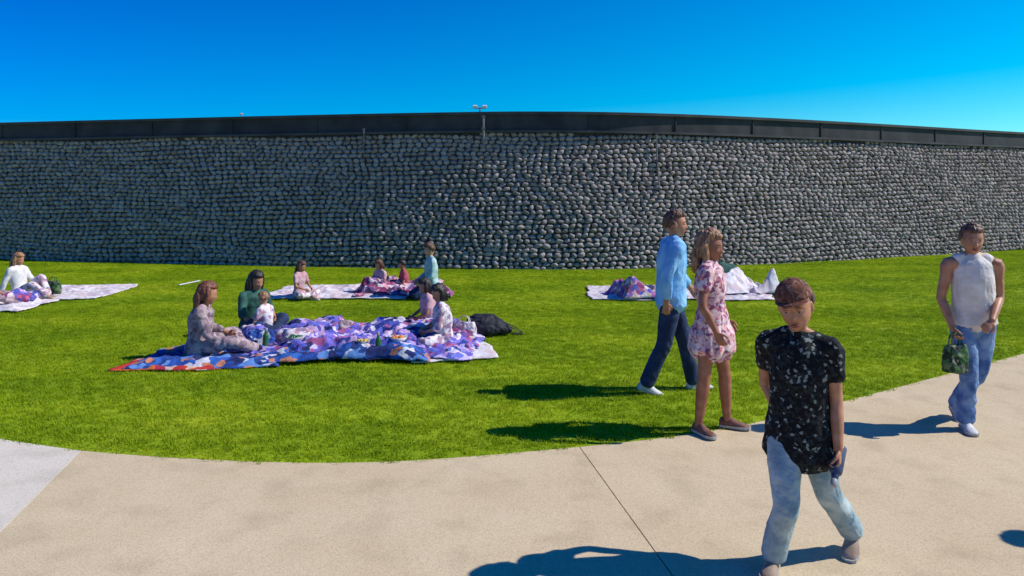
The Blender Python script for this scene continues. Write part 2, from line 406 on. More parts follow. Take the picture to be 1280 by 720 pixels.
        bm=bmesh.new(); tube(bm,[tf(-.02,.083,-.070),tf(0,.0930,-.073),tf(.02,.083,-.070)],[.002,.0045,.002],n=8); obj_from_bm(bm,'lower_lip',M['lips'],E)
    return E

# ------------------------------------------------------------ walking people
GZ=.03
J=dict(pelvis=(0.01,.03,.72),chest=(0,.0,1.03),neck=(0,.0,1.235),head=(-.035,-.035,1.385),
  shR=(-.125,.09,1.175),elR=(-.10,.22,.93),wrR=(-.02,.17,.71),
  shL=(.13,-.075,1.175),elL=(.165,-.06,.905),wrL=(.15,-.12,.675),
  hipR=(-.065,.05,.69),knR=(-.10,-.08,.385),anR=(-.135,.01,.082),
  hipL=(.075,.0,.69),knL=(.175,.06,.385),anL=(.365,.19,.125),hup=(-.15,0,1))
boy=person('teenage_boy',(1.5,3.76,GZ),J,(-.55,-.8),(-.48,-.82,-.28),s=.86,hs=1.03,skinm='skin_tan',hair='hair_brown',hk='cap',
  top=dict(mat='black_flecked',sleeve=.55,len=.14,loose=.020,flare=.022,straight=True,fold=.009,name='t_shirt'),bot=dict(type='pants',mat='denim_light',loose=.022,hemr=.072,fold=.006),
  shoes='shoe_beige',handcurl=(.95,.5),pitch=(.35,0),toes=[(-.45,-.75),(-.45,-.8)],gvox=.006)
def bottle(name,loc,axis,L,r,mat,parent=None,cap='metal'):
    E=empty(name,loc) if parent is None else parent
    ax=Vector(axis).normalized(); o=Vector((0,0,0)) if parent is None else Vector(loc)
    bm=bmesh.new(); tube(bm,[o,o+ax*L*.03,o+ax*L*.6,o+ax*L*.74,o+ax*L*.86],[r*.9,r,r,r*.6,r*.42],n=20,sub=4); obj_from_bm(bm,'bottle_body',M[mat],E)
    bm=bmesh.new(); tube(bm,[o+ax*L*.87,o+ax*L],[r*.5,r*.5],n=16,sub=1); obj_from_bm(bm,'bottle_cap',M[cap],E)
    return E
bl=Vector((1.5+.135,3.76-.135,GZ+.59))
ax=Vector((-.45,-.62,-.62)).normalized()
bottle('water_bottle',bl-ax*.11,ax,.21,.031,'bottle_dark')

J=dict(pelvis=(.0,.0,.915),chest=(-.01,0,1.21),neck=(-.02,0,1.385),head=(-.01,-.01,1.515),
  shR=(-.085,-.14,1.325),elR=(-.13,-.21,1.07),wrR=(-.03,-.25,.86),
  shL=(.045,.14,1.325),elL=(.07,.22,1.07),wrL=(.18,.19,.88),
  hipR=(-.045,-.075,.88),knR=(-.085,-.09,.48),anR=(-.115,-.04,.09),
  hipL=(.045,.075,.88),knL=(.12,.06,.48),anL=(.155,.10,.09))
person('woman_in_dress',(1.63,5.88,GZ),J,(.8,-.45),(.75,-.6,-.05),s=.95,hs=1.03,skinm='skin_brown',hair='hair_blonde',hk='long',hairlen=.08,
  top=dict(mat='dress',sleeve=.5,len=.1,loose=.018,name='dress_top'),bot=dict(type='skirt',mat='dress',hem=.69,w=.225),shoes='shoe_brown',female=True,
  vox=.006,handcurl=(.5,.5),toes=[(.8,-.3),(.4,-.8)])
J=dict(pelvis=(0,0,.955),chest=(.01,0,1.29),neck=(.03,0,1.50),head=(.055,.0,1.65),
  shR=(.03,-.19,1.44),elR=(-.09,-.245,1.17),wrR=(-.09,-.22,.92),
  shL=(.01,.19,1.44),elL=(.10,.24,1.18),wrL=(.24,.20,1.0),
  hipR=(-.01,-.09,.92),knR=(-.085,-.09,.50),anR=(-.25,-.06,.12),
  hipL=(.01,.09,.92),knL=(.15,.10,.52),anL=(.25,.12,.09))
person('man_in_blue_shirt',(1.55,7.03,GZ-.01),J,(.95,.1),(.9,-.25,0),s=1.03,hs=1.03,skinm='skin_tan',hair='hair_brown',
  top=dict(mat='blue_shirt',sleeve=1.8,len=.08,loose=.022,straight=True,fold=.009),bot=dict(type='pants',mat='navy',loose=.016,hemr=.068),shoes='shoe_white',
  vox=.006,pitch=(0,.3),toes=[(.9,.1),(.9,-.1)])
J=dict(pelvis=(.03,.02,.90),chest=(.02,0,1.22),neck=(.01,0,1.43),head=(.0,-.02,1.565),
  shR=(-.165,.03,1.365),elR=(-.215,.05,1.08),wrR=(-.20,-.08,.85),
  shL=(.185,-.04,1.365),elL=(.215,-.03,1.09),wrL=(.03,-.22,.93),hdL=(-.75,-.2,-.6),
  hipR=(-.055,.04,.87),knR=(-.06,-.07,.475),anR=(-.07,-.04,.085),
  hipL=(.105,.0,.87),knL=(.085,.03,.475),anL=(.045,.27,.12))
person('man_in_tank_top',(3.81,5.98,GZ),J,(-.22,-.97),(-.25,-.95,-.12),s=.95,hs=1.0,skinm='skin_tan',hair='hair_brown',
  top=dict(mat='tank',sleeve=0,len=.03,loose=.018,straight=True,name='tank_top'),bot=dict(type='pants',mat='denim',loose=.018,hemr=.068,fold=.008),shoes='shoe_white',
  vox=.006,handcurl=(.9,.8),pitch=(.35,0),palm={'L':(-.3,.4,-.9)})
def tote(name,loc,w,h,d,mat,rot=0,handle=.16,round_=.25):
    E=empty(name,loc); E.rotation_euler=(0,0,rot)
    bm=bmesh.new()
    rings=[];n=24
    for i,t in enumerate([0,.08,.3,.6,.85,1.0]):
        ww=w/2*(.82+.25*math.sin(math.pi*min(1,t*.8+.1))); dd=d/2*(1-.5*t**2)
        rg=[]
        for k in range(n):
            a=2*math.pi*k/n; c,s=math.cos(a),math.sin(a)
            rg.append(bm.verts.new((ww*abs(c)**.6*(1 if c>0 else -1)*(.85 if i==0 else 1),dd*abs(s)**.6*(1 if s>0 else -1)*(.8 if i==0 else 1),h*t)))
        rings.append(rg)
    for a,b in zip(rings,rings[1:]):
        for k in range(n): bm.faces.new((a[k],a[(k+1)%n],b[(k+1)%n],b[k]))
    bm.faces.new(rings[0]);bm.faces.new(rings[-1])
    remeshed(bm,'bag_body',M[mat],E,.008,1,.012,12,(1,1,1),.004)
    for sg in(-1,1):
        bm=bmesh.new(); tube(bm,[(-w*.25,sg*d*.15,h*.93),(-w*.2,sg*d*.12,h+handle*.7),(0,sg*.01,h+handle),(w*.2,sg*d*.12,h+handle*.7),(w*.25,sg*d*.15,h*.93)],[(.009,.003)]*5,side=Vector((0,1,0)),n=8,sub=4)
        obj_from_bm(bm,'handle',M[mat],E)
    return E
tote('shoulder_bag',(3.81-.215,5.98-.14,GZ+.50),.21,.22,.11,'bag_green',.3,.10)
J=dict(pelvis=(0,0,.955),chest=(.01,0,1.29),neck=(.0,0,1.515),head=(.0,.0,1.665),
  shR=(-.19,.0,1.45),elR=(-.25,.03,1.17),wrR=(-.23,-.08,.92),shL=(.19,0,1.45),elL=(.25,.03,1.17),wrL=(.23,-.08,.92),
  hipR=(-.09,0,.92),knR=(-.10,-.08,.51),anR=(-.10,-.16,.09),hipL=(.09,0,.92),knL=(.09,.0,.50),anL=(.09,.14,.09))
person('walking_man',(4.74,4.07,GZ),J,(0,-1),(0,-1,0),top=dict(mat='white_top',sleeve=.5),bot=dict(type='pants',mat='navy'),vox=.008,gvox=.012,detail=False)

# ------------------------------------------------------------ seated people
def seated(name,loc,head_deg,kind='out',s=.95,look=None,z=.045,**kw):
    a=math.radians(head_deg); f=Vector((math.cos(a),math.sin(a),0)); r=Vector((f.y,-f.x,0)); u=Vector((0,0,1))
    P=lambda x,y,zz:(f*x+r*y+u*zz)*s
    if kind=='out':
        J=dict(pelvis=P(0,0,.13),chest=P(-.08,0,.44),neck=P(-.08,0,.655),head=P(-.05,0,.80),
         shR=P(-.09,.175,.59),elR=P(-.16,.24,.33),wrR=P(-.24,.26,.10),shL=P(-.09,-.175,.59),elL=P(.03,-.24,.37),wrL=P(.22,-.18,.30),
         hipR=P(.03,.09,.12),knR=P(.40,.14,.30),anR=P(.74,.12,.09),hipL=P(.03,-.09,.12),knL=P(.36,-.13,.42),anL=P(.56,-.10,.09))
    elif kind=='hunch':
        J=dict(pelvis=P(0,0,.13),chest=P(.02,0,.42),neck=P(.07,0,.60),head=P(.10,0,.735),
         shR=P(.04,.17,.545),elR=P(.12,.24,.30),wrR=P(.30,.16,.20),shL=P(.04,-.17,.545),elL=P(.10,-.24,.31),wrL=P(.30,-.14,.24),
         hipR=P(.03,.09,.12),knR=P(.38,.22,.20),anR=P(.62,.02,.08),hipL=P(.03,-.09,.12),knL=P(.34,-.26,.22),anL=P(.50,-.02,.09))
    elif kind=='cross':
        J=dict(pelvis=P(0,0,.12),chest=P(.02,0,.43),neck=P(.05,0,.64),head=P(.09,0,.785),
         shR=P(.04,.17,.575),elR=P(.10,.25,.33),wrR=P(.28,.14,.24),shL=P(.04,-.17,.575),elL=P(.10,-.25,.33),wrL=P(.28,-.12,.24),
         hipR=P(.03,.09,.11),knR=P(.30,.34,.13),anR=P(.36,-.05,.07),hipL=P(.03,-.09,.11),knL=P(.30,-.34,.13),anL=P(.46,.06,.07))
    else:
        J=dict(pelvis=P(0,0,.26),chest=P(.03,0,.58),neck=P(.04,0,.79),head=P(.07,0,.935),
         shR=P(.03,.17,.72),elR=P(.08,.23,.46),wrR=P(.26,.15,.33),shL=P(.03,-.17,.72),elL=P(.08,-.23,.46),wrL=P(.26,-.15,.33),
         hipR=P(.03,.09,.24),knR=P(.40,.12,.07),anR=P(.0,.12,.07),hipL=P(.03,-.09,.24),knL=P(.40,-.12,.07),anL=P(.0,-.12,.07))
    J={k:tuple(v) for k,v in J.items()}
    look=look or (f.x,f.y,-.25)
    args=dict(s=s,hs=s*1.05,vox=.010,gvox=.012,detail=False,female=True)
    args.update(kw)
    return person(name,(loc[0],loc[1],z),J,(f.x,f.y),look,**args)
pants=lambda m:dict(type='pants',mat=m)
seated('seated_woman',(-3.66,8.42),15,'hunch',1.0,look=(.9,.35,-.2),skinm='skin_tan',hair='hair_auburn',hk='long',hairlen=.24,top=dict(mat='mauve',sleeve=1.7,loose=.032),bot=pants('mauve'),vox=.008,gvox=.009)
seated('seated_woman',(-3.52,9.75),-35,'hunch',.98,hair='hair_dark',hk='long',hairlen=.2,top=dict(mat='green_top',sleeve=1.2,loose=.02),bot=pants('navy'))
seated('seated_child',(-3.22,9.45),160,'cross',.66,hair='hair_blonde',top=dict(mat='white_floral',sleeve=.6),bot=pants('denim'),skinm='skin_light')
seated('seated_woman',(-.85,9.0),190,'cross',.84,look=(-.7,-.6,-.3),hair='hair_dark',hk='bob',top=dict(mat='white_floral',sleeve=1.3,loose=.035),bot=pants('white_floral'),skinm='skin_tan',vox=.008,gvox=.009)
seated('seated_woman',(-1.15,10.0),200,'cross',.78,hair='hair_dark',hk='bob',top=dict(mat='pink_top',sleeve=.6,loose=.03),bot=pants('navy'))
seated('kneeling_boy',(-1.42,12.9),200,'kneel',.92,hair='hair_brown',top=dict(mat='teal_top',sleeve=1.7,loose=.02),bot=pants('navy'),skinm='skin_light')
seated('seated_child',(-3.82,12.9),-20,'cross',.72,hair='hair_brown',hk='long',hairlen=.15,top=dict(mat='pink_top',sleeve=.7),bot=pants('white_floral'))
seated('seated_child',(-2.45,13.5),230,'cross',.68,hair='hair_brown',hk='bob',top=dict(mat='pink_top',sleeve=.7),bot=pants('navy'))
seated('seated_child',(-2.02,13.6),200,'cross',.66,hair='hair_dark',top=dict(mat='red_top',sleeve=.7),bot=pants('navy'))
seated('seated_woman',(-8.80,12.9),-10,'out',.86,hair='hair_blonde',hk='long',hairlen=.3,top=dict(mat='white_top',sleeve=1.7,loose=.03),bot=pants('white_floral'))
seated('seated_woman',(-8.75,12.0),10,'hunch',.72,hair='hair_dark',hk='bob',top=dict(mat='white_floral',sleeve=1.3),bot=pants('mauve'))

# ------------------------------------------------------------ picnic things
def cloth(name,cx,cy,w,d,rot,amp,mat,z0=.055,heap=0,freq=2.6):
    nx=int(w/.025);ny=int(d/.025); off=Vector((random.random()*90,random.random()*90,0))
    me=bpy.data.meshes.new(name); vs=[];fs=[]
    for j in range(ny+1):
        for i in range(nx+1):
            u=i/nx-.5; v=j/ny-.5
            p=Vector((u*w,v*d,0))
            q=p*freq+off
            wv=noise.noise_vector(p*1.1+off)*.16+noise.noise_vector(p*4+off)*.05
            x=p.x+wv.x; y=p.y+wv.y
            r1=1-abs(noise.noise(q+noise.noise_vector(q)*.6))*2.4
            r2=1-abs(noise.noise(q*2.9))*2.2
            e=min(1,min(.5-abs(u),.5-abs(v))*8)
            h=amp*(max(0,r1)*.75+max(0,r2)*.45)
            h+=heap*max(0,noise.noise(p*1.7+off*2)+.25)*e
            vs.append((x,y,z0+h*(.35+.65*e)))
    for j in range(ny):
        for i in range(nx):
            a=j*(nx+1)+i; fs.append((a,a+1,a+nx+2,a+nx+1))
    me.from_pydata(vs,[],fs); me.materials.append(M[mat]); me.polygons.foreach_set('use_smooth',[True]*len(fs))
    o=bpy.data.objects.new(name,me); COL.objects.link(o); o.location=(cx,cy,0); o.rotation_euler=(0,0,rot)
    s=o.modifiers.new('s','SOLIDIFY'); s.thickness=.01
    return o
def cushion(name,loc,w,d,h,mat,rot=0):
    bm=bmesh.new(); n=14
    bmesh.ops.create_grid(bm,x_segments=n,y_segments=n,size=.5)
    off=Vector((random.random()*30,0,0))
    for v in bm.verts[:]:
        x,y=v.co.x*2,v.co.y*2; t=max(0,(1-x**4)*(1-y**4))**.5
        wr=1+.5*noise.noise(Vector((x*1.5,y*1.5,0))+off)
        v.co=Vector((x*w/2*(1-.08*(1-abs(y))*abs(x)),y*d/2*(1-.08*(1-abs(x))*abs(y)),h/2*t*wr))
    ret=bmesh.ops.duplicate(bm,geom=bm.verts[:]+bm.edges[:]+bm.faces[:])
    for e in ret['geom']:
        if isinstance(e,bmesh.types.BMVert): e.co.z*=-1
    bmesh.ops.remove_doubles(bm,verts=bm.verts[:],dist=.002)
    o=obj_from_bm(bm,name,M[mat]); o.location=loc; o.rotation_euler=(random.uniform(-.25,.25),random.uniform(-.25,.25),rot); return o
def bowl(name,loc,r,mat,fill):
    E=empty(name,loc); bm=bmesh.new(); n=24; rings=[]
    for (rr,z) in [(.0,.0),(.5,.0),(.8,.25),(1,.6),(.95,.6),(.75,.3),(.0,.12)]:
        rings.append([bm.verts.new((r*max(rr,.01)*math.cos(2*math.pi*k/n),r*max(rr,.01)*math.sin(2*math.pi*k/n),r*z)) for k in range(n)])
    for a,b in zip(rings,rings[1:]):
        for k in range(n): bm.faces.new((a[k],a[(k+1)%n],b[(k+1)%n],b[k]))
    obj_from_bm(bm,'dish',M[mat],E)
    bm=bmesh.new()
    for i in range(9): ellipsoid(bm,Vector((random.uniform(-.5,.5)*r,random.uniform(-.5,.5)*r,r*.5)),(r*.28,r*.25,r*.25),seg=8)
    obj_from_bm(bm,'fruit',M[fill],E); return E
cloth('picnic_blanket',-1.85,9.25,2.9,2.1,.02,.09,'bk_purple',heap=.20)
cloth('picnic_blanket',-3.45,8.35,1.75,.95,.05,.05,'bk_blue',z0=.05,heap=.06)
cloth('picnic_blanket',-3.75,8.08,1.3,.50,.12,.03,'bk_red',z0=.047)
cloth('picnic_blanket',-.75,8.8,.95,1.1,.25,.03,'bk_white',z0=.05)
cloth('picnic_blanket',-1.9,8.35,1.9,.55,.05,.08,'bk_blue',z0=.065,heap=.12)
cloth('picnic_blanket',-1.1,9.35,.9,.9,.4,.09,'bk_pink',z0=.10,heap=.15)
cloth('picnic_blanket',-3.1,9.5,1.4,1.1,-.1,.05,'bk_maroon',z0=.05,heap=.05)
cloth('picnic_blanket',-3.25,13.6,2.6,1.7,.0,.04,'bk_white',heap=.03)
cloth('picnic_blanket',-2.1,13.7,1.7,1.6,.1,.08,'bk_maroon',z0=.07,heap=.30)
cloth('picnic_blanket',-8.5,13.6,2.0,1.8,.1,.04,'bk_white')
cloth('picnic_blanket',-8.5,12.0,1.3,1.1,.0,.05,'bk_white',heap=.1)
cloth('picnic_blanket',3.1,13.5,3.3,1.7,.0,.04,'bk_white',heap=.04)
cloth('picnic_blanket',2.45,13.1,1.2,1.0,.2,.08,'bk_pink',z0=.07,heap=.35)
cloth('picnic_blanket',4.3,13.7,1.3,1.2,.2,.10,'bk_white',z0=.08,heap=.6)
mats=['bk_purple','bk_blue','white_floral','bk_purple','navy','bk_maroon','bk_blue','bk_purple','bk_pink','mauve']
for (x,y,sp,n) in [(-1.8,9.3,1.1,12),(-3.0,9.2,.4,4),(-2.2,13.8,.7,8),(-8.6,12.2,.4,3),(2.5,13.2,.5,4)]:
    for i in range(n):
        cushion('cushion',(x+random.uniform(-1,1)*sp,y+random.uniform(-.7,.7)*sp*.7,.15+random.uniform(0,.05)),random.uniform(.26,.46),random.uniform(.2,.34),random.uniform(.12,.2),random.choice(mats),random.uniform(0,3))
cushion('cushion',(4.2,14.1,.32),.45,.3,.4,'green_top',.2)
for i,(x,y) in enumerate([(-1.75,8.42),(-1.35,8.55),(-2.6,8.6)]):
    bowl('fruit_bowl',(x,y,.19),random.uniform(.08,.11),['metal','plastic_white','metal'][i],['yellow','orange','glass_green'][i])
for (x,y) in [(-1.55,8.35),(-2.95,8.6),(-2.4,13.2),(2.8,13.0)]:
    bottle('drink_bottle',(x,y,.12),(random.uniform(-.1,.1),random.uniform(-.1,.1),1),.22,.034,random.choice(['glass_green','bottle_dark']))
tote('tote_bag',(-3.05,8.75,.10),.30,.2,.16,'bk_blue',.3,.08)
tote('tote_bag',(-.62,9.35,.06),.3,.22,.16,'white_floral',-.3,.08)
tote('tote_bag',(-8.35,13.1,.06),.3,.26,.16,'bag_green',-.3,.08)
def backpack(name,loc,rot):
    E=empty(name,loc); E.rotation_euler=(0,0,rot)
    bm=bmesh.new(); tube(bm,[(-.26,0,.10),(-.16,0,.15),(.05,0,.15),(.2,0,.10),(.30,0,.06)],[(.10,.07),(.17,.13),(.18,.13),(.16,.08),(.09,.04)],side=Vector((0,1,0)),n=24)
    ellipsoid(bm,Vector((.0,-.15,.10)),(.15,.06,.08))
    remeshed(bm,'pack_body',M['bag_black'],E,.01,1,.015,9,(1,1,1),.005)
    for sg in(-1,1):
        bm=bmesh.new(); tube(bm,[(.2,sg*.07,.17),(.36,sg*.11,.10),(.47,sg*.06,.02),(.34,sg*.02,.02)],[(.022,.005)]*4,side=Vector((0,1,0)),n=8); obj_from_bm(bm,'strap',M['bag_black'],E)
    return E
backpack('backpack',(-.33,9.72,.03),.1)

# ------------------------------------------------------------ terrain curves
ED=[(-60,21),(-45,18.5),(-30,15),(-16,10.9),(-9,8.0),(-6,6.6),(-4.06,5.714),(-3.26,5.46),(-2.6,5.335),(-1.98,5.255),(-1.39,5.217),(-.82,5.25),(-.24,5.36),(.367,5.505),(1.009,5.678),(1.5,5.85),(2.116,6.14),(3.05,6.69),(4.18,7.40),(6.15,8.65),(9,10.6),(14,13.8),(25,20),(42,29),(60,38)]
ex=np.array([e[0] for e in ED]);ey=np.array([e[1] for e in ED])
xs=np.linspace(-60,60,2401); yy=np.interp(xs,ex,ey)
k=np.hanning(15);k/=k.sum(); yp=np.pad(yy,7,mode='edge'); yy=np.convolve(yp,k,'valid')
def edge(x): return float(np.interp(x,xs,yy))
def wally(x):
    dx=x-1.2; kk=.509 if dx>0 else .207
    return 17.5+kk*(math.sqrt(dx*dx+25)-5)
gm=mat_noise('ground_soil',(.05,.045,.03),(.10,.09,.05),3,.95,.5,20)
bm=bmesh.new(); bmesh.ops.create_grid(bm,x_segments=20,y_segments=20,size=600); obj_from_bm(bm,'ground',gm,None,False)
def concrete(name,c1,c2):
    m,nt,b=nm(name); L=nt.links; co=coord(nt)
    n1=N(nt,'ShaderNodeTexNoise'); n1.inputs['Scale'].default_value=.9; n1.inputs['Detail'].default_value=8; n1.inputs['Roughness'].default_value=.65; L.new(co,n1.inputs['Vector'])
    n2=N(nt,'ShaderNodeTexNoise'); n2.inputs['Scale'].default_value=120; n2.inputs['Detail'].default_value=3; L.new(co,n2.inputs['Vector'])
    r1=ramp(nt,[(.3,c1),(.7,c2)]); L.new(n1.outputs['Fac'],r1.inputs[0])
    r2=ramp(nt,[(.33,(.76,.75,.73)),(.56,(1,1,1))]); L.new(n2.outputs['Fac'],r2.inputs[0])
    mx=N(nt,'ShaderNodeMixRGB'); mx.blend_type='MULTIPLY'; mx.inputs[0].default_value=1; L.new(r1.outputs[0],mx.inputs[1]); L.new(r2.outputs[0],mx.inputs[2])
    v=N(nt,'ShaderNodeTexNoise'); v.inputs['Scale'].default_value=3; v.inputs['Detail'].default_value=10; L.new(co,v.inputs['Vector'])
    r3=ramp(nt,[(.30,(.80,.79,.77)),(.5,(1,1,1))]); L.new(v.outputs['Fac'],r3.inputs[0])
    m2=N(nt,'ShaderNodeMixRGB'); m2.blend_type='MULTIPLY'; m2.inputs[0].default_value=.7; L.new(mx.outputs[0],m2.inputs[1]); L.new(r3.outputs[0],m2.inputs[2])
    L.new(m2.outputs[0],b.inputs['Base Color']); b.inputs['Roughness'].default_value=.9; b.inputs['Specular IOR Level'].default_value=.2
    bump(nt,b,n2.outputs['Fac'],.35,.003); return m
cw=concrete('concrete_warm',(.58,.46,.29),(.66,.54,.355)); cl=concrete('concrete_pale',(.64,.58,.48),(.71,.65,.55))
def lineX(p,y): (x0,y0),(x1,y1)=p; return x0+(x1-x0)*(y-y0)/(y1-y0)
joints=[((-7.6,7.3),(-6.6,4.2)),((-3.27,5.46),(-2.97,4.18)),((.52,5.54),(.807,3.82)),((7.2,9.35),(7.6,4.0))]
def slab(name,jl,jr,mat):
    gp=.004; yb=-25
    bm=bmesh.new(); pts=[]
    xa=jl[0][0] if jl else -60; xb=jr[0][0] if jr else 60
    pts.append(((lineX(jl,yb)+gp) if jl else -60,yb)); 
    X=[x for x in xs if xa+gp<x<xb-gp]
    pts.append((xa+gp,edge(xa)))
    pts+= [(x,edge(x)) for x in X]
    pts.append((xb-gp,edge(xb)))
    pts.append(((lineX(jr,yb)-gp) if jr else 60,yb))
    top=[bm.verts.new((x,y,GZ)) for x,y in pts]; bot=[bm.verts.new((x,y,-.02)) for x,y in pts]
    f=bm.faces.new(top); n=len(top)
    for i in range(n): bm.faces.new((top[i],top[(i+1)%n],bot[(i+1)%n],bot[i]))
    bmesh.ops.triangulate(bm,faces=[f])
    me=bpy.data.meshes.new(name); bmesh.ops.recalc_face_normals(bm,faces=bm.faces[:]); bm.to_mesh(me); bm.free()
    o=bpy.data.objects.new(name,me); COL.objects.link(o); me.materials.append(mat); return o
PP=empty('concrete_path')
for i in range(5):
    jl=joints[i-1] if i>0 else None; jr=joints[i] if i<4 else None
    o=slab('slab_%d'%i,jl,jr,cl if i in(0,1) else cw); o.parent=PP
def grassmat(name,trans):
    m,nt,b=nm(name); L=nt.links
    geo=N(nt,'ShaderNodeNewGeometry')
    n1=N(nt,'ShaderNodeTexNoise'); n1.inputs['Scale'].default_value=.6; n1.inputs['Detail'].default_value=8; n1.inputs['Roughness'].default_value=.65; L.new(geo.outputs['Position'],n1.inputs['Vector'])
    r1=ramp(nt,[(.32,(.19,.31,.006)),(.52,(.30,.42,.010)),(.72,(.42,.50,.022))]); L.new(n1.outputs['Fac'],r1.inputs[0])
    # mowing stripes (alternate passes are a slightly different tone)
    wv=N(nt,'ShaderNodeTexWave'); wv.bands_direction='Y'; wv.inputs['Scale'].default_value=.22; wv.inputs['Distortion'].default_value=1.2; wv.inputs['Detail'].default_value=1; L.new(geo.outputs['Position'],wv.inputs['Vector'])
    rw=ramp(nt,[(.3,(.91,.93,.9)),(.7,(1.05,1.03,1.05))]); L.new(wv.outputs['Fac'],rw.inputs[0])
    m0=N(nt,'ShaderNodeMixRGB'); m0.blend_type='MULTIPLY'; m0.inputs[0].default_value=1; L.new(r1.outputs[0],m0.inputs[1]); L.new(rw.outputs[0],m0.inputs[2])
    src=m0.outputs[0]
    if trans:
        oi=N(nt,'ShaderNodeObjectInfo'); r2=ramp(nt,[(0,(.66,.70,.6)),(.5,(1,1,1)),(1,(1.3,1.15,1.2))]); L.new(oi.outputs['Random'],r2.inputs[0])
    else:
        n2=N(nt,'ShaderNodeTexNoise'); n2.inputs['Scale'].default_value=45; n2.inputs['Detail'].default_value=3; L.new(geo.outputs['Position'],n2.inputs['Vector'])
        r2=ramp(nt,[(.35,(.5,.55,.5)),(.65,(.95,.95,.9))]); L.new(n2.outputs['Fac'],r2.inputs[0])
        bump(nt,b,n2.outputs['Fac'],.5,.02)
    mx=N(nt,'ShaderNodeMixRGB'); mx.blend_type='MULTIPLY'; mx.inputs[0].default_value=1; L.new(src,mx.inputs[1]); L.new(r2.outputs[0],mx.inputs[2])
    L.new(mx.outputs[0],b.inputs['Base Color']); b.inputs['Roughness'].default_value=.7; b.inputs['Specular IOR Level'].default_value=.1
    if trans:
        t=N(nt,'ShaderNodeBsdfTranslucent'); L.new(mx.outputs[0],t.inputs[0]); ms=N(nt,'ShaderNodeMixShader'); ms.inputs[0].default_value=.40
        L.new(b.outputs[0],ms.inputs[1]); L.new(t.outputs[0],ms.inputs[2]); L.new(ms.outputs[0],nt.nodes['Material Output'].inputs[0])
    return m
gl=grassmat('lawn_turf',False); gb=grassmat('grass_blade',True)
X=np.concatenate([np.linspace(-55,-14,60)[:-1],np.linspace(-14,18,321),np.linspace(18,55,60)[1:]]); ny=50
vs=[];fs=[]
for x in X:
    e=edge(x); w=wally(x)+.25
    for j in range(ny+1):
        y=e+(w-e)*(j/ny)
        vs.append((x,y,.03+ .012*noise.noise(Vector((x*.6,y*.6,0)))+(0 if j else -.005)))
for i in range(len(X)-1):
    for j in range(ny):
        a=i*(ny+1)+j; fs.append((a,a+ny+1,a+ny+2,a+1))
me=bpy.data.meshes.new('lawn'); me.from_pydata(vs,[],fs); me.materials.append(gl); me.polygons.foreach_set('use_smooth',[True]*len(fs))
lawn=bpy.data.objects.new('lawn',me); COL.objects.link(lawn)
vg=lawn.vertex_groups.new(name='dens')
for i,v in enumerate(vs):
    vis = abs(v[0])<v[1]*.80+1.0
    if vis: vg.add([i],1.0 if v[1]<12 else .6,'REPLACE')
tufts=bpy.data.collections.new('grass_tufts')
def mk_tuft(i):
    vs=[];fs=[]
    for b_ in range(28):
        a=random.uniform(0,6.28); r=.06*math.sqrt(random.random()); x,y=r*math.cos(a),r*math.sin(a)
        h=random.uniform(.010,.030); w=random.uniform(.0018,.0032); la=random.uniform(0,6.28); ln=h*random.uniform(.3,1.3)
        dx,dy=math.cos(la+1.57)*w,math.sin(la+1.57)*w; lx,ly=math.cos(la)*ln,math.sin(la)*ln
        k=len(vs)
        vs+=[(x-dx,y-dy,-.005),(x+dx,y+dy,-.005),(x+lx*.4+dx*.8,y+ly*.4+dy*.8,h*.6),(x+lx*.4-dx*.8,y+ly*.4-dy*.8,h*.6),(x+lx,y+ly,h)]
        fs+=[(k,k+1,k+2,k+3),(k+3,k+2,k+4)]
    me=bpy.data.meshes.new('tuft'); me.from_pydata(vs,[],fs); me.materials.append(gb)
    o=bpy.data.objects.new('grass_tuft_%d'%i,me); tufts.objects.link(o)
for i in range(4): mk_tuft(i)
ng=bpy.data.node_groups.new('scatter','GeometryNodeTree')
ng.interface.new_socket('Geometry',in_out='INPUT',socket_type='NodeSocketGeometry'); ng.interface.new_socket('Geometry',in_out='OUTPUT',socket_type='NodeSocketGeometry')
gi=ng.nodes.new('NodeGroupInput');go=ng.nodes.new('NodeGroupOutput')
dp=ng.nodes.new('GeometryNodeDistributePointsOnFaces'); na=ng.nodes.new('GeometryNodeInputNamedAttribute'); na.data_type='FLOAT'; na.inputs['Name'].default_value='dens'
ml=ng.nodes.new('ShaderNodeMath'); ml.operation='MULTIPLY'; ml.inputs[1].default_value=210
ci=ng.nodes.new('GeometryNodeCollectionInfo'); ci.inputs['Collection'].default_value=tufts; ci.inputs['Separate Children'].default_value=True; ci.inputs['Reset Children'].default_value=True
ip=ng.nodes.new('GeometryNodeInstanceOnPoints'); ip.inputs['Pick Instance'].default_value=True
rv=ng.nodes.new('FunctionNodeRandomValue'); rv.data_type='FLOAT_VECTOR'; rv.inputs[0].default_value=(-.1,-.1,0); rv.inputs[1].default_value=(.1,.1,6.28)
jg=ng.nodes.new('GeometryNodeJoinGeometry'); l=ng.links
l.new(gi.outputs[0],dp.inputs['Mesh']); l.new(na.outputs[0],ml.inputs[0]); l.new(ml.outputs[0],dp.inputs['Density'])
l.new(dp.outputs['Points'],ip.inputs['Points']); l.new(ci.outputs[0],ip.inputs['Instance']); l.new(rv.outputs[0],ip.inputs['Rotation'])
l.new(gi.outputs[0],jg.inputs[0]); l.new(ip.outputs[0],jg.inputs[0]); l.new(jg.outputs[0],go.inputs[0])
md=lawn.modifiers.new('grass','NODES'); md.node_group=ng

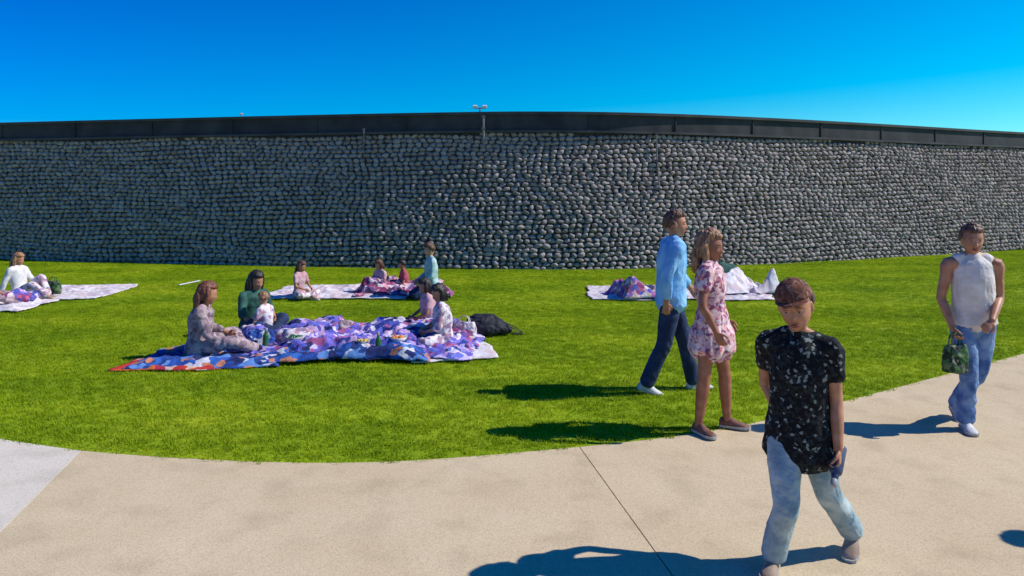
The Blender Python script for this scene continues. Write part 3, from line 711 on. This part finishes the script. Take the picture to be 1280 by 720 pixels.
# ------------------------------------------------------------ stone wall
W=empty('stone_retaining_wall')
def hcap(x): return 3.40-.07*min(1,abs(x)/15)
path=[(x,wally(x)) for x in np.arange(-34,40,.05)]
P=np.array(path); seg=np.hypot(*(np.diff(P,axis=0).T)); S=np.concatenate([[0],np.cumsum(seg)]); total=S[-1]
def at(s):
    x=np.interp(s,S,P[:,0]); y=np.interp(s,S,P[:,1]); x2=np.interp(s+.05,S,P[:,0]); y2=np.interp(s+.05,S,P[:,1])
    t=np.array([x2-x,y2-y]); t/= (np.linalg.norm(t)+1e-9)
    return x,y,t
batter=.18
def strip(name,prof,mat,ds=.25,s0=0,s1=None,smooth=False):
    s1=s1 or total-.1
    vs=[];fs=[];n=len(prof); ss=np.arange(s0,s1,ds)
    for s in ss:
        x,y,t=at(s); nx,ny_=t[1],-t[0]
        for o,z,rel in prof:
            zz=z+(hcap(x) if rel else 0)
            vs.append((x+nx*o,y+ny_*o,zz))
    for i in range(len(ss)-1):
        for j in range(n-1):
            a=i*n+j; fs.append((a,a+n,a+n+1,a+1))
    me=bpy.data.meshes.new(name); me.from_pydata(vs,[],fs); me.materials.append(mat)
    o=bpy.data.objects.new(name,me); COL.objects.link(o); o.parent=W; return o
backing=mat_noise('wall_mortar',(.05,.045,.042),(.10,.09,.085),8,.95)
strip('backing',[(-.02,-.05,0),(-.02-batter*3.3,0,1),(-1.2,0,1),(-1.2,-3.3,1)],backing)
bm=bmesh.new(); bmesh.ops.create_icosphere(bm,subdivisions=2,radius=1); bm.verts.ensure_lookup_table()
iv=np.array([v.co[:] for v in bm.verts]); it=np.array([[v.index for v in f.verts] for f in bm.faces]); bm.free()
variants=[]
for q in range(14):
    a=iv.copy()
    for i in range(len(a)):
        a[i]*=1+.30*noise.noise(Vector(iv[i])*1.3+Vector((q*7.3,q*2.1,0)))
    for c in range(8):
        nrm=np.random.normal(size=3); nrm/=np.linalg.norm(nrm); dd=a@nrm; lim=np.random.uniform(.5,.8); ov=np.maximum(0,dd-lim); a-=ov[:,None]*nrm
    variants.append(a)
AV=[];AC=[];cnt=0
rowh=.112
for r in range(int(3.42/rowh)+1):
    z=r*rowh+.04
    s=.1+(r%2)*.10+.05*random.random()
    while s<total-.2:
        wv=random.uniform(.15,.22)
        x,y,t=at(s+wv/2)
        zz=z+.035*math.sin(s*1.0+r*.25)+.02*math.sin(s*.37+1+r*.1)+random.uniform(-.006,.006)
        if zz<hcap(x)-.02:
            off=-batter*zz+random.uniform(-.012,.016)
            a=variants[random.randrange(14)]
            th=random.uniform(-.2,.2); ca,sa=math.cos(th),math.sin(th)
            lx=a[:,0]*wv*.60; lz=a[:,2]*rowh*.62*random.uniform(.9,1.12); ly=a[:,1]*.085
            if random.random()<.5: lx=-lx
            u=lx*ca-lz*sa; v=lx*sa+lz*ca
            nx,ny_=t[1],-t[0]
            vv=np.stack([x+t[0]*u+nx*(ly+off),y+t[1]*u+ny_*(ly+off),zz+v],1)
            AV.append(vv); AC.append(random.random()); cnt+=1
        s+=wv
nv=len(iv)
allv=np.concatenate(AV); allf=(it[None]+(np.arange(cnt)*nv)[:,None,None]).reshape(-1,3)
me=bpy.data.meshes.new('stones'); me.vertices.add(len(allv)); me.vertices.foreach_set('co',allv.ravel())
me.loops.add(allf.size); me.loops.foreach_set('vertex_index',allf.ravel()); me.polygons.add(len(allf)); me.polygons.foreach_set('loop_start',np.arange(0,allf.size,3))
me.update(calc_edges=True)
at_=me.attributes.new('tone','FLOAT','POINT'); at_.data.foreach_set('value',np.repeat(np.array(AC),nv))
m,nt,b=nm('wall_stone'); L=nt.links
an=N(nt,'ShaderNodeAttribute'); an.attribute_name='tone'
r=ramp(nt,[(0,(.29,.245,.228)),(.35,(.345,.295,.275)),(.7,(.40,.345,.325)),(1,(.46,.40,.38))]); L.new(an.outputs['Fac'],r.inputs[0])
n1=N(nt,'ShaderNodeTexNoise'); n1.inputs['Scale'].default_value=18; n1.inputs['Detail'].default_value=5; L.new(coord(nt),n1.inputs['Vector'])
r2=ramp(nt,[(.3,(.65,.65,.65)),(.7,(1.05,1.05,1.05))]); L.new(n1.outputs['Fac'],r2.inputs[0])
mx=N(nt,'ShaderNodeMixRGB'); mx.blend_type='MULTIPLY'; mx.inputs[0].default_value=1; L.new(r.outputs[0],mx.inputs[1]); L.new(r2.outputs[0],mx.inputs[2]); L.new(mx.outputs[0],b.inputs['Base Color'])
b.inputs['Roughness'].default_value=.95; b.inputs['Specular IOR Level'].default_value=.1; bump(nt,b,n1.outputs['Fac'],.6,.02)
me.materials.append(m); st=bpy.data.objects.new('stones',me); COL.objects.link(st); st.parent=W
pan=mat_noise('parapet_panel',(.026,.027,.028),(.05,.051,.052),2,.7,.2,30)
cop=mat_noise('parapet_coping',(.04,.042,.044),(.07,.072,.074),2,.7,.2,30)
b0=-batter*3.3
strip('parapet_ledge',[(b0-.2,.0,1),(b0+.13,.0,1),(b0+.13,.06,1),(b0-.2,.06,1)],cop)
strip('parapet_panel',[(b0+.02,.06,1),(b0+.02,.46,1),(b0-.2,.46,1),(b0-.2,.06,1)],pan)
strip('parapet_coping',[(b0-.3,.46,1),(b0+.08,.46,1),(b0+.08,.53,1),(b0-.3,.56,1),(b0-.3,.46,1)],cop)
bm=bmesh.new()
s=.6
while s<total-.5:
    x,y,t=at(s); nx,ny_=t[1],-t[0]; o=b0+.03
    rot=Matrix.Rotation(math.atan2(t[1],t[0]),3,'Z')
    box(bm,(x+nx*o,y+ny_*o,hcap(x)+.26),(.035,.03,.39),rot); s+=2.4
pp_=obj_from_bm(bm,'parapet_posts',pan,W,False)
def wpt(x,o=0): 
    y=wally(x); dy=(wally(x+.01)-y)/.01; l_=math.hypot(1,dy); return x+dy/l_*o, y-o/l_
def floodlight(name,x):
    px,py=wpt(x,b0-.1); h=hcap(x)+.55
    E=empty(name,(px,py,h))
    bm=bmesh.new(); tube(bm,[(0,0,-.02),(0,0,.08)],[.018,.018],n=10,sub=1); box(bm,(0,0,.09),(.32,.03,.03)); obj_from_bm(bm,'bracket',M['metal'],E,False)
    for dx in(-.12,.12):
        bm=bmesh.new(); box(bm,(dx,-.05,.12),(.12,.08,.07),Matrix.Rotation(.4,3,'X')); bmesh.ops.bevel(bm,geom=bm.edges[:],offset=.012,segments=2,affect='EDGES'); obj_from_bm(bm,'lamp_head',M['plastic_white'],E,False)
floodlight('floodlight',-.87)
def camera_fix(name,x,mat):
    px,py=wpt(x,b0-.05); h=hcap(x)+.55; E=empty(name,(px,py,h))
    bm=bmesh.new(); tube(bm,[(0,0,-.02),(0,0,.05)],[.014,.014],n=8,sub=1); obj_from_bm(bm,'mount',M['metal'],E)
    bm=bmesh.new(); tube(bm,[(0,.06,.06),(0,-.06,.055)],[.026,.026],n=12,sub=1); ellipsoid(bm,Vector((0,-.08,.05)),(.022,.022,.022),seg=10); obj_from_bm(bm,'housing',M[mat],E)
camera_fix('security_camera',-7.3,'mauve')
pipem=mat_noise('pipe_paint',(.13,.13,.13),(.22,.215,.21),10,.8,.1)
def pipe(name,x,z0,z1,r=.02):
    bm=bmesh.new(); pts=[]
    for z in(z0,(z0+z1)/2,z1):
        px,py=wpt(x,-batter*min(z,3.3)+.11+(.05 if z>3.3 else 0)); pts.append((px,py,z))
    tube(bm,pts,[r]*3,n=10,sub=2)
    for p in pts: box(bm,p,(r*3.2,r*2.4,.05))
    obj_from_bm(bm,name,pipem,None,False)
pipe('drain_pipe',-3.85,2.95,3.5); pipe('drain_pipe',3.75,2.0,3.4); pipe('drain_pipe',-.75,3.2,3.8,.03)
bm=bmesh.new(); tube(bm,[(-6.75,14.6,.05),(-6.6,15.2,.055)],[(.035,.012),(.035,.012)],n=8,sub=2); obj_from_bm(bm,'lawn_marker_strip',M['plastic_white'],None,False)

# ------------------------------------------------------------ light
SD=Vector((1,.0,0)).normalized(); elv=math.radians(43)
sd=Vector((SD.x*math.cos(elv),SD.y*math.cos(elv),math.sin(elv)))
sl=bpy.data.lights.new('sun','SUN'); sl.energy=5.0; sl.angle=math.radians(.5); sl.color=(1,.94,.85)
so=bpy.data.objects.new('sun',sl); so.rotation_euler=sd.to_track_quat('Z','Y').to_euler(); COL.objects.link(so)
w=bpy.data.worlds.new('World'); scene.world=w; w.use_nodes=True; nt=w.node_tree; bg=nt.nodes['Background']
sk=nt.nodes.new('ShaderNodeTexSky'); sk.sky_type='NISHITA'; sk.sun_disc=False; sk.sun_elevation=elv; sk.sun_rotation=math.atan2(SD.x,SD.y)
sk.air_density=1.0; sk.dust_density=.2; sk.ozone_density=4.0; sk.altitude=0
hs=nt.nodes.new('ShaderNodeHueSaturation'); hs.inputs['Saturation'].default_value=1.3
gm_=nt.nodes.new('ShaderNodeMixRGB'); gm_.blend_type='MULTIPLY'; gm_.inputs[0].default_value=1
tc=nt.nodes.new('ShaderNodeTexCoord'); sx=nt.nodes.new('ShaderNodeSeparateXYZ'); nt.links.new(tc.outputs['Generated'],sx.inputs[0])
m1=nt.nodes.new('ShaderNodeMath'); m1.operation='MULTIPLY_ADD'; m1.inputs[1].default_value=.60; m1.inputs[2].default_value=.75; nt.links.new(sx.outputs['X'],m1.inputs[0])
m2=nt.nodes.new('ShaderNodeMath'); m2.operation='MULTIPLY_ADD'; m2.inputs[1].default_value=-1.7; nt.links.new(sx.outputs['Z'],m2.inputs[0]); nt.links.new(m1.outputs[0],m2.inputs[2])
rp=nt.nodes.new('ShaderNodeValToRGB'); rp.color_ramp.elements[0].position=0; rp.color_ramp.elements[0].color=(.30,.50,1.0,1); rp.color_ramp.elements[1].position=1; rp.color_ramp.elements[1].color=(.60,1.08,1.12,1)
nt.links.new(m2.outputs[0],rp.inputs[0]); nt.links.new(rp.outputs[0],gm_.inputs[2])
nt.links.new(sk.outputs[0],gm_.inputs[1]); nt.links.new(gm_.outputs[0],hs.inputs['Color']); nt.links.new(hs.outputs[0],bg.inputs[0]); bg.inputs[1].default_value=.13

# ------------------------------------------------------------ camera
cd=bpy.data.cameras.new('camera'); cam=bpy.data.objects.new('camera',cd); COL.objects.link(cam)
cam.location=(0,0,2.03); cam.rotation_euler=(math.radians(90),0,0); cd.lens=900/1280*36; cd.sensor_width=36; cd.shift_y=-126/1280; cd.clip_end=3000; cd.clip_start=.05
scene.camera=cam
